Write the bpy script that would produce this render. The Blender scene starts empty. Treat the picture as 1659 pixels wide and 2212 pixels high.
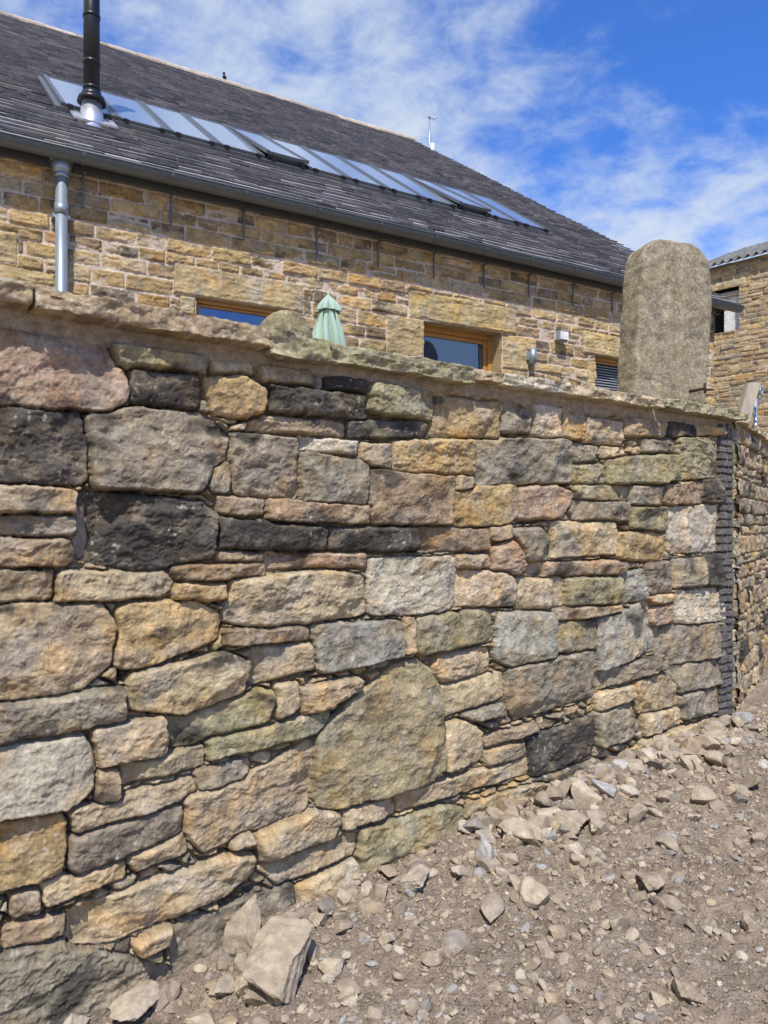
import bpy, bmesh, math, numpy as np
from mathutils import Vector
rng=np.random.default_rng(7)
scene=bpy.context.scene
F=1659.0; CU=829.5; HV=1130.0

# ---------------------------------------------------------------- helpers
def link(o,parent=None):
    scene.collection.objects.link(o)
    if parent: o.parent=parent
    return o
def empty(name):
    e=bpy.data.objects.new(name,None); scene.collection.objects.link(e); return e
def mesh_np(name,V,Fc,mat,col=None,smooth=True,parent=None):
    me=bpy.data.meshes.new(name)
    V=np.asarray(V,dtype=np.float32); Fc=np.asarray(Fc,dtype=np.int32)
    n=Fc.shape[1]
    me.vertices.add(len(V)); me.vertices.foreach_set('co',V.ravel())
    me.loops.add(Fc.size); me.loops.foreach_set('vertex_index',Fc.ravel())
    me.polygons.add(len(Fc))
    me.polygons.foreach_set('loop_start',np.arange(0,Fc.size,n,dtype=np.int32))
    me.polygons.foreach_set('loop_total',np.full(len(Fc),n,dtype=np.int32))
    me.polygons.foreach_set('use_smooth',np.full(len(Fc),smooth,dtype=bool))
    if col is not None:
        a=me.color_attributes.new('Col','FLOAT_COLOR','POINT')
        c=np.ones((len(V),4),dtype=np.float32); c[:,:3]=col
        a.data.foreach_set('color',c.ravel())
    me.update(calc_edges=True); me.validate()
    me.materials.append(mat)
    o=bpy.data.objects.new(name,me); return link(o,parent)
def hash2(xi,yi,seed):
    h=(xi*374761393+yi*668265263+seed*982451653)&0x7fffffff
    h=((h^(h>>13))*1274126177)&0x7fffffff
    h^=h>>16
    return h
def perlin(x,y,seed=0):
    x=np.asarray(x,dtype=np.float64); y=np.asarray(y,dtype=np.float64)
    xf=np.floor(x); yf=np.floor(y)
    xi=xf.astype(np.int64); yi=yf.astype(np.int64); fx=x-xf; fy=y-yf
    def g(ix,iy,dx,dy):
        a=(hash2(ix,iy,seed)&0xffff)*(2*math.pi/65536)
        return np.cos(a)*dx+np.sin(a)*dy
    u=fx*fx*fx*(fx*(fx*6-15)+10); v=fy*fy*fy*(fy*(fy*6-15)+10)
    a=g(xi,yi,fx,fy); b=g(xi+1,yi,fx-1,fy); c=g(xi,yi+1,fx,fy-1); d=g(xi+1,yi+1,fx-1,fy-1)
    return 1.5*((a+(b-a)*u)*(1-v)+(c+(d-c)*u)*v)
def fbm(x,y,seed=0,oc=4,gain=.5):
    t=0;a=1;s=0
    for i in range(oc):
        t=t+a*perlin(x*(2.03**i),y*(2.03**i),seed+i*13); s+=a; a*=gain
    return t/s*1.3
def sst(a,b,x):
    t=np.clip((x-a)/(b-a),0,1); return t*t*(3-2*t)
class Frame:
    def __init__(s,O,d,n): s.O=np.array(O,float); s.d=np.array(d,float)/np.hypot(*d); s.n=np.array(n,float)/np.hypot(*n)
    def pt(s,a,z,h):
        a=np.asarray(a,float);z=np.asarray(z,float);h=np.asarray(h,float)
        a,z,h=np.broadcast_arrays(a,z,h)
        return np.stack([s.O[0]+s.d[0]*a+s.n[0]*h, s.O[1]+s.d[1]*a+s.n[1]*h, z],-1)
    def un(s,u,v,h=0):
        D=np.array([(u-CU)/F,1.0]); P=s.O+s.n*h
        t=(P@s.n)/(D@s.n); q=t*D-P
        return float(q@s.d), float(t*(HV-v)/F)
# ---------------------------------------------------------------- materials
def new_mat(name):
    m=bpy.data.materials.new(name); m.use_nodes=True
    nt=m.node_tree; b=nt.nodes['Principled BSDF']; return m,nt,b
def nz(nt,scale,detail=6,rough=.6,vec=None):
    n=nt.nodes.new('ShaderNodeTexNoise'); n.inputs['Scale'].default_value=scale
    n.inputs['Detail'].default_value=detail; n.inputs['Roughness'].default_value=rough
    if vec is not None: nt.links.new(vec,n.inputs['Vector'])
    return n
def mat_proc(name,color=None,attr=False,rough=.9,s1=18,s2=110,var=.35,bump=.6,bd=.008,metal=0,spec=.3,vor=False,stretch=None):
    m,nt,b=new_mat(name); L=nt.links
    tc=nt.nodes.new('ShaderNodeTexCoord'); vec=tc.outputs['Object']
    if stretch:
        mp=nt.nodes.new('ShaderNodeMapping'); mp.inputs['Scale'].default_value=stretch; L.new(vec,mp.inputs['Vector']); vec=mp.outputs[0]
    if attr:
        a=nt.nodes.new('ShaderNodeAttribute'); a.attribute_name='Col'; src=a.outputs['Color']
    else:
        r=nt.nodes.new('ShaderNodeRGB'); r.outputs[0].default_value=(*color,1); src=r.outputs[0]
    n1=nz(nt,s1,6,.65,vec); n2=nz(nt,s2,8,.7,vec)
    ad=nt.nodes.new('ShaderNodeMath'); ad.operation='ADD'; L.new(n1.outputs[0],ad.inputs[0]); L.new(n2.outputs[0],ad.inputs[1])
    mr=nt.nodes.new('ShaderNodeMapRange'); mr.inputs[1].default_value=.7; mr.inputs[2].default_value=1.3
    mr.inputs[3].default_value=1-var; mr.inputs[4].default_value=1+var; L.new(ad.outputs[0],mr.inputs[0])
    vm=nt.nodes.new('ShaderNodeVectorMath'); vm.operation='SCALE'; L.new(src,vm.inputs[0]); L.new(mr.outputs[0],vm.inputs['Scale'])
    L.new(vm.outputs[0],b.inputs['Base Color'])
    b.inputs['Roughness'].default_value=rough; b.inputs['Metallic'].default_value=metal
    b.inputs['Specular IOR Level'].default_value=spec
    if bump>0:
        bp=nt.nodes.new('ShaderNodeBump'); bp.inputs['Strength'].default_value=bump; bp.inputs['Distance'].default_value=bd
        hsrc=n2.outputs[0]
        if vor:
            vo=nt.nodes.new('ShaderNodeTexVoronoi'); vo.inputs['Scale'].default_value=vor; L.new(vec,vo.inputs['Vector'])
            m2=nt.nodes.new('ShaderNodeMath'); m2.operation='SUBTRACT'; L.new(n2.outputs[0],m2.inputs[0]); L.new(vo.outputs['Distance'],m2.inputs[1]); hsrc=m2.outputs[0]
        L.new(hsrc,bp.inputs['Height']); L.new(bp.outputs[0],b.inputs['Normal'])
    return m
M_rub=mat_proc('rubble_stone',attr=True,s1=18,s2=105,var=.44,bump=.9,bd=.009,spec=.15)
M_house=mat_proc('house_sandstone',attr=True,s1=10,s2=60,var=.28,bump=.6,bd=.012,spec=.15)
M_gnd=mat_proc('dirt',attr=True,s1=9,s2=130,var=.35,bump=1,bd=.012,vor=75,spec=.1)
M_rock=mat_proc('loose_rock',attr=True,s1=20,s2=120,var=.3,bump=.7,bd=.006,spec=.1)
M_tile=mat_proc('stone_tile',attr=True,s1=8,s2=50,var=.4,bump=.5,bd=.006)
M_stand=mat_proc('weathered_stone',attr=True,s1=10,s2=60,var=.5,bump=1,bd=.014,spec=.15)
M_gut=mat_proc('grey_metal',color=(.12,.135,.14),rough=.45,var=.12,bump=0,metal=.3,spec=.5)
M_zinc=mat_proc('galvanised',color=(.36,.42,.46),rough=.38,var=.12,bump=0,metal=.55,spec=.5)
M_silver=mat_proc('flashing_silver',color=(.62,.63,.66),rough=.35,var=.1,bump=0,metal=.7,spec=.5)
M_black=mat_proc('black_enamel',color=(.012,.012,.013),rough=.35,var=.1,bump=0,spec=.5)
M_wood=mat_proc('oak_frame',color=(.50,.25,.075),rough=.5,var=.25,s1=5,s2=40,bump=.2,bd=.002)
M_plank=mat_proc('weathered_plank',color=(.42,.36,.29),rough=.8,var=.3,s1=5,s2=40,bump=.3,bd=.003,stretch=(6,6,1))
M_dark=mat_proc('dark_interior',color=(.015,.015,.015),rough=.9,var=.1,bump=0)
M_fab=mat_proc('sage_fabric',color=(.36,.47,.37),rough=.85,var=.12,s1=6,s2=90,bump=.15,bd=.002)
M_white=mat_proc('flaking_white_paint',color=(.75,.72,.68),rough=.8,var=.3,s1=9,s2=30,bump=.2)
M_blind=mat_proc('blind_slat',color=(.28,.30,.32),rough=.6,var=.1,bump=0)
M_rust=mat_proc('rusty_iron',color=(.05,.03,.022),rough=.8,var=.3,bump=.3)
M_conc=mat_proc('lime_mortar',color=(.44,.355,.27),rough=.95,var=.25,bump=.6)
M_cor=mat_proc('cement_sheet',attr=True,rough=.95,s1=6,s2=40,var=.4,bump=.5)
def glassmat(name,c,rough,metal):
    m,nt,b=new_mat(name); b.inputs['Base Color'].default_value=(*c,1); b.inputs['Roughness'].default_value=rough
    b.inputs['Metallic'].default_value=metal; b.inputs['Specular IOR Level'].default_value=.8
    n=nz(nt,1.2,2,.5); bp=nt.nodes.new('ShaderNodeBump'); bp.inputs['Strength'].default_value=.06; bp.inputs['Distance'].default_value=.02
    nt.links.new(n.outputs[0],bp.inputs['Height']); nt.links.new(bp.outputs[0],b.inputs['Normal'])
    return m
M_glass=glassmat('window_glass',(.12,.18,.27),.03,.75)
M_sky=glassmat('rooflight_glass',(.36,.43,.51),.08,.45)  # pale blue diffuse part of the base colour stands in for reflected sky

PAL={'T':(.47,.365,.225),'Y':(.47,.335,.165),'G':(.31,.26,.185),'D':(.115,.10,.08),'P':(.42,.285,.195),
     'O':(.33,.285,.165),'W':(.53,.455,.335),'B':(.37,.27,.165),'S':(.33,.305,.24)}
DARKB={'T':-.24,'Y':-.2,'G':-.03,'D':.22,'P':-.1,'O':-.06,'W':-.3,'B':-.03,'S':-.13}
# ---------------------------------------------------------------- stone field
def sdf_poly(px,py,P):
    n=len(P); d=np.full(px.shape,1e9); inside=np.zeros(px.shape,bool)
    for i in range(n):
        ax,ay=P[i]; bx,by=P[(i+1)%n]
        ex,ey=bx-ax,by-ay; wx,wy=px-ax,py-ay
        t=np.clip((wx*ex+wy*ey)/(ex*ex+ey*ey+1e-12),0,1)
        qx,qy=wx-ex*t,wy-ey*t
        d=np.minimum(d,qx*qx+qy*qy)
        c=((ay>py)!=(by>py))&(px<(bx-ax)*(py-ay)/((by-ay) if abs(by-ay)>1e-12 else 1e-12)+ax)
        inside^=c
    d=np.sqrt(d); return np.where(inside,-d,d)
def stone_field(name,fr,sl,zl,stones,mat,parent,grow=.012,warp=.011,mort=(-.03,.02),mcol=(.39,.31,.22),
                filler=True,fz=None,rough=1.0,profR=(.008,.024),holes=[],strata_all=0.,fill_pal='TTGBYTG',seed=1,wf=9.,darkamt=1.,facet=0.,colf=0.):
    r=np.random.default_rng(seed)
    Z,S=np.meshgrid(zl,sl,indexing='ij')
    WS=S+warp*fbm(S*wf,Z*wf,seed+1,4); WZ=Z+warp*.8*fbm(S*wf,Z*wf,seed+2,4)
    d1=np.full(S.shape,9.); d2=np.full(S.shape,9.); idx=np.full(S.shape,-1)
    dsp=np.full(S.shape,9.)
    order=[i for i,s in enumerate(stones) if s.get('sp')]+[i for i,s in enumerate(stones) if not s.get('sp')]
    mg=.14; N=len(stones); ext=np.full((N+1,2),.1)
    for i in order:
        st=stones[i]; P=np.array(st['poly'],float)
        c=(P.min(0)+P.max(0))/2; wh=(P.max(0)-P.min(0))/2; ext[i]=wh
        k=st.get('k',r.uniform(.15,.4)); rr=min(min(wh)*k,.030)
        Q=c+(P-c)*((wh-rr)/wh)
        st['c']=c
        i0,i1=np.searchsorted(sl,[P[:,0].min()-mg,P[:,0].max()+mg]); j0,j1=np.searchsorted(zl,[P[:,1].min()-mg,P[:,1].max()+mg])
        if i1<=i0 or j1<=j0: continue
        w=(slice(j0,j1),slice(i0,i1))
        if st.get('sp'): d=sdf_poly(S[w]+ (WS[w]-S[w])*.35,Z[w]+(WZ[w]-Z[w])*.35,Q)-rr; dsp[w]=np.minimum(dsp[w],d)
        else: d=np.maximum(sdf_poly(WS[w],WZ[w],Q)-rr,-dsp[w])
        a=d1[w]; b=d2[w]; up=d<a
        d2[w]=np.where(up,a,np.minimum(b,d)); d1[w]=np.where(up,d,a); idx[w]=np.where(up,i,idx[w])
    col=np.array([s['col'] for s in stones]+[(1,1,1)]); T=np.array([s.get('T',r.uniform(0,.04)) for s in stones]+[0.])
    R=np.array([r.uniform(*profR) for s in stones]+[.02]); cen=np.array([s.get('c',(0,0)) for s in stones]+[(0,0)])
    tl=r.uniform(-.10,.10,(N+1,2))*rough; db=np.array([s.get('db',-.15) for s in stones]+[0.]); stt=np.clip(r.uniform(-.6,1,N+1),0,1)*1.0+strata_all
    jit=r.uniform(.88,1.1,(N+1,1))*r.uniform(.98,1.02,(N+1,3))
    idm=idx.copy()
    m=np.minimum(grow-d1,(d2-d1)*.5)
    off=idm*7.31
    cm=np.array(mcol)*np.ones(S.shape+(3,))
    cstone=(col*jit)[idm]
    rx=S-cen[idm,0]; rz=Z-cen[idm,1]
    Tm=T[idm]; Rm=R[idm]; tlt=tl[idm,0]*rx+tl[idm,1]*rz; dbm=db[idm]; sm=stt[idm]
    if facet>0:
        fw=(WS-S)*1.5+rx; fh=(WZ-Z)*1.5+rz; cut=np.zeros(S.shape)
        for k in range(5):
            an=r.uniform(0,6.28,N+1); sl_=r.uniform(.12,.45,N+1)*facet; fr_=r.uniform(.35,.9,N+1)
            ca=np.cos(an);sa=np.sin(an); lim=(np.abs(ca)*ext[:,0]+np.abs(sa)*ext[:,1])*fr_
            cut=np.maximum(cut,sl_[idm]*np.maximum(0,fw*ca[idm]+fh*sa[idm]-lim[idm]))
        tlt=tlt-np.minimum(cut,.022)
    if filler:
        fm=(d1>grow)
        if fz is not None: fm&=(Z<fz(S))
        cw,ch=.14,.042
        gx=WS/cw; gy=WZ/ch; X0=np.floor(gx).astype(np.int64); Y0=np.floor(gy).astype(np.int64)
        f1=np.full(S.shape,9.);f2=np.full(S.shape,9.);fid=np.zeros(S.shape,np.int64)
        for dx in(-1,0,1):
            for dy in(-1,0,1):
                hx=hash2(X0+dx,Y0+dy,77); jx=(hx&255)/255.; jy=((hx>>8)&255)/255.
                dd=np.hypot((X0+dx+jx-gx)*cw*.5,(Y0+dy+jy-gy)*ch)
                u=dd<f1; f2=np.where(u,f1,np.minimum(f2,dd)); f1=np.where(u,dd,f1); fid=np.where(u,hx,fid)
        mf=np.minimum((f2-f1)*.5-.0015,d1-grow-.001)
        pal=np.array([PAL[c] for c in fill_pal])
        m=np.where(fm,mf,m); fi=(fid>>5)%len(pal)
        cstone=np.where(fm[...,None],pal[fi]*(.8+.4*((fid>>9)%64)/64.)[...,None],cstone)
        Tm=np.where(fm,((fid>>3)%32)/32.*.03-.018,Tm); Rm=np.where(fm,.009,Rm); tlt=np.where(fm,0,tlt); dbm=np.where(fm,-.1,dbm)
        off=np.where(fm,(fid%997)*3.1,off)
    m=m+.0025*perlin(S*45,Z*45,5)
    t=np.clip(m/Rm,0,1); prof=np.sqrt(np.maximum(1-(1-t)**2,0))
    lo=fbm(S*5+off,Z*5+off*.7,seed+3,3); mid=fbm(S*18+off,Z*18,seed+4,4); 
    rid=1-np.abs(perlin(S*11+off,Z*13+off,seed+5))*2
    fine=fbm(S*55+off,Z*55,seed+6,3)
    stra=fbm(S*5+off,Z*48+mid*1.2,seed+7,3)
    ql=(fbm(S*5+off,Z*8+off,seed+8,3)+1)*4; led=(np.floor(ql)+sst(.38,.62,ql-np.floor(ql)))/4-1
    depth0=mort[0]
    hs=depth0-.02+prof*(Tm-depth0+.02)+(tlt+rough*(lo*.012+mid*.0060+rid*.0035+fine*.0028+led*.013)+sm*stra*.007*rough)*np.clip(t*1.3,0,1)
    gapn=fbm(S*3.1,Z*3.1,seed+9,2)
    hm=depth0-mort[1]*sst(-.2,.2,gapn)*1.0+mid*.004+fine*.002
    if filler: hm=hm+sst(.64,.70,Z)*(-hm-.004+mid*.006)
    isst=(m>0)&((hs>hm))
    H=np.maximum(np.where(m>0,hs,-9),hm)
    C=cstone*(1+.25*lo+.26*mid+.18*fine+.14*stra*sm)[...,None]
    och=sst(.0,.45,fbm(S*4+off*1.3,Z*5+off,seed+20,4))[...,None]*.55
    C=C*(1-och)+C*np.array([1.2,.95,.62])*och
    gry=sst(.05,.45,fbm(S*5+off*2.3,Z*5-off,seed+21,4))[...,None]*.4
    g=C.mean(-1,keepdims=True); C=C*(1-gry)+g*np.array([1.02,.97,.88])*gry
    if filler:
        buf=sst(-.05,.4,fbm(S*7+off*3.3,Z*8-off,seed+26,5))[...,None]*.36
        C=C*(1-buf)+np.array([.45,.35,.22])*buf*(1+.3*mid[...,None])
    dk=sst(.05,.5,fbm(S*3.5+off*.9,Z*6+off*1.9,seed+22,5)+dbm)[...,None]*.8*darkamt
    C=C*(1-dk)+np.array([.05,.044,.038])*dk
    li=(sst(.40,.60,fbm(S*38,Z*38,seed+23,2))*sst(-.1,.3,fbm(S*5,Z*5,seed+24,2)))[...,None]*.6
    C=C*(1-li)+np.array([.55,.50,.41])*li
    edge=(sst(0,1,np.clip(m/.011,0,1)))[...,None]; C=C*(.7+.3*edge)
    CM=cm*(1+.18*mid+.1*fine)[...,None]
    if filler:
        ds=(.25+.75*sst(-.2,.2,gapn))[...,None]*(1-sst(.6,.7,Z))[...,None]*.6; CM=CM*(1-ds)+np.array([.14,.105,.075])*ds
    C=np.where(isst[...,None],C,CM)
    C=np.clip(C,.01,.8)
    V=fr.pt(S,Z,H).reshape(-1,3)
    nz_,ns=S.shape
    I=np.arange(nz_*ns).reshape(nz_,ns)
    A,B,Cc,D=I[:-1,:-1],I[:-1,1:],I[1:,1:],I[1:,:-1]
    keep=np.ones(A.shape,bool)
    for (a0,a1,b0,b1) in holes:
        sc=(S[:-1,:-1]+S[1:,1:])/2; zc=(Z[:-1,:-1]+Z[1:,1:])/2
        keep&=~((sc>a0)&(sc<a1)&(zc>b0)&(zc<b1))
    Fc=np.stack([A[keep],B[keep],Cc[keep],D[keep]],-1)
    ez=np.array([0,0,1.]); nn=np.cross([fr.d[0],fr.d[1],0],ez)
    if nn[:2]@fr.n<0: Fc=Fc[:,::-1]
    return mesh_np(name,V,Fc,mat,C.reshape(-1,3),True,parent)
def gen_courses(s0,s1,z0,z1,hr,wr,cols,seed,db=None,T=(0,.03),gap=.006,jag=.12,k=None):
    r=np.random.default_rng(seed); out=[]; z=z0
    while z<z1:
        h=r.uniform(*hr); s=s0-r.uniform(0,wr[0])
        while s<s1:
            w=r.uniform(*wr); c=cols[r.integers(len(cols))]
            parts=[(z,z+h)]
            if r.random()<jag: f=r.uniform(.35,.65); parts=[(z,z+h*f),(z+h*f,z+h)]
            for a,b in parts:
                j=lambda:r.uniform(-.06,.06)*h
                d=dict(poly=[(s+gap+j(),a+gap+j()),(s+w-gap+j(),a+gap+j()),(s+w-gap+j(),b-gap+j()),(s+gap+j(),b-gap+j())],
                     col=PAL[c],db=(DARKB[c] if db is None else db),T=r.uniform(*T))
                if k: d['k']=k
                out.append(d)
            s+=w
        z+=h
    return out
def box(name,fr,s0,s1,z0,z1,h0,h1,mat,parent,bev=0.0):
    bm=bmesh.new(); vs=[]
    for s in(s0,s1):
        for z in(z0,z1):
            for h in(h0,h1): vs.append(bm.verts.new(fr.pt(s,z,h)))
    for f in((0,1,3,2),(4,6,7,5),(0,4,5,1),(2,3,7,6),(0,2,6,4),(1,5,7,3)): bm.faces.new([vs[i] for i in f])
    bmesh.ops.recalc_face_normals(bm,faces=bm.faces)
    if bev: bmesh.ops.bevel(bm,geom=bm.edges[:],offset=bev,segments=2,affect='EDGES')
    me=bpy.data.meshes.new(name); bm.to_mesh(me); bm.free(); me.materials.append(mat)
    return link(bpy.data.objects.new(name,me),parent)
def rough_slab(fr,s0,s1,z0,z1,h0,h1,r=.02,res=.012,amp=.008,seed=0,str_=1.0,tilt=0.,minb=14):
    c=np.array([(s0+s1)/2,(z0+z1)/2,(h0+h1)/2]); e=np.array([s1-s0,z1-z0,h1-h0])/2
    r=min(r,min(e)*.5)
    n=[max(2,int(2*x/res)) for x in e]; n[1]=max(n[1],minb); n[2]=min(n[2],24); Vs=[];Fs=[];o=0
    for ax in range(3):
        a,b=[i for i in range(3) if i!=ax]
        for sg in(-1,1):
            A,B=np.meshgrid(np.linspace(-1,1,n[a]+1),np.linspace(-1,1,n[b]+1),indexing='ij')
            P=np.zeros(A.shape+(3,)); P[...,a]=A; P[...,b]=B; P[...,ax]=sg
            P=P.reshape(-1,3)*e
            q=np.clip(P,-(e-r),e-r); dv=P-q; dv/=np.linalg.norm(dv,axis=1,keepdims=True)+1e-9
            gx=P[:,0]+c[0]
            nn=fbm(gx*9+seed*5,(P[:,1])*30+P[:,2]*9,seed,3)*amp*.7+fbm(gx*30+P[:,2]*13,P[:,1]*60+seed,seed+4,2)*amp*.5
            Q=q+dv*(r+nn[:,None])
            bite=fbm(gx*3.2,seed*3.3+P[:,1]*0,seed+9,5,.6)*amp*2.6
            ql=(fbm(gx*6,seed+P[:,1]*12,seed+19,2)+1)*4; lg=(np.floor(ql)+sst(.4,.6,ql-np.floor(ql)))/4-1
            Q[:,2]+=np.where(P[:,2]>0,1,-1)*(bite+lg*amp*2.4)
            qt=(fbm(gx*3.0,seed*1.3+np.sign(P[:,1])*3.7,seed+11,3)+1)*4; st=(np.floor(qt)+sst(.35,.65,qt-np.floor(qt)))/4-1
            Q[:,1]+=st*amp*1.2+fbm(gx*12,seed*1.3+np.sign(P[:,1])*3.7,seed+12,3)*amp*.4+tilt*P[:,0]
            Q=Q+c
            Vs.append(fr.pt(Q[:,0],Q[:,1],Q[:,2]))
            I=np.arange(len(P)).reshape(A.shape)+o
            f=np.stack([I[:-1,:-1],I[1:,:-1],I[1:,1:],I[:-1,1:]],-1).reshape(-1,4)
            if (sg>0)==(ax==1): f=f[:,::-1]
            Fs.append(f); o+=len(P)
    return np.concatenate(Vs),np.concatenate(Fs)
def fix(o,dist=.0005):
    bm=bmesh.new(); bm.from_mesh(o.data); bmesh.ops.remove_doubles(bm,verts=bm.verts[:],dist=dist)
    bmesh.ops.recalc_face_normals(bm,faces=bm.faces[:]); bm.to_mesh(o.data); bm.free(); return o
def tube(name,p0,p1,r0,r1,mat,parent,seg=20,caps=True):
    p0=Vector(p0);p1=Vector(p1); ax=(p1-p0); q=ax.to_track_quat('Z','Y')
    bm=bmesh.new(); bmesh.ops.create_cone(bm,cap_ends=caps,segments=seg,radius1=r0,radius2=r1,depth=ax.length)
    for v in bm.verts: v.co=q@v.co+(p0+p1)/2
    for f in bm.faces: f.smooth=len(f.verts)==4
    me=bpy.data.meshes.new(name); bm.to_mesh(me); bm.free(); me.materials.append(mat)
    return link(bpy.data.objects.new(name,me),parent)

# ---------------------------------------------------------------- frames
dW=np.array([.7877,.6161]); P1=np.array([2.705,5.90]); OW=P1-5.16*dW
W1=Frame(OW,dW,(.6161,-.7877))
W2=Frame(P1,(.542,.840),(.840,-.542))
ZT=.785
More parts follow.
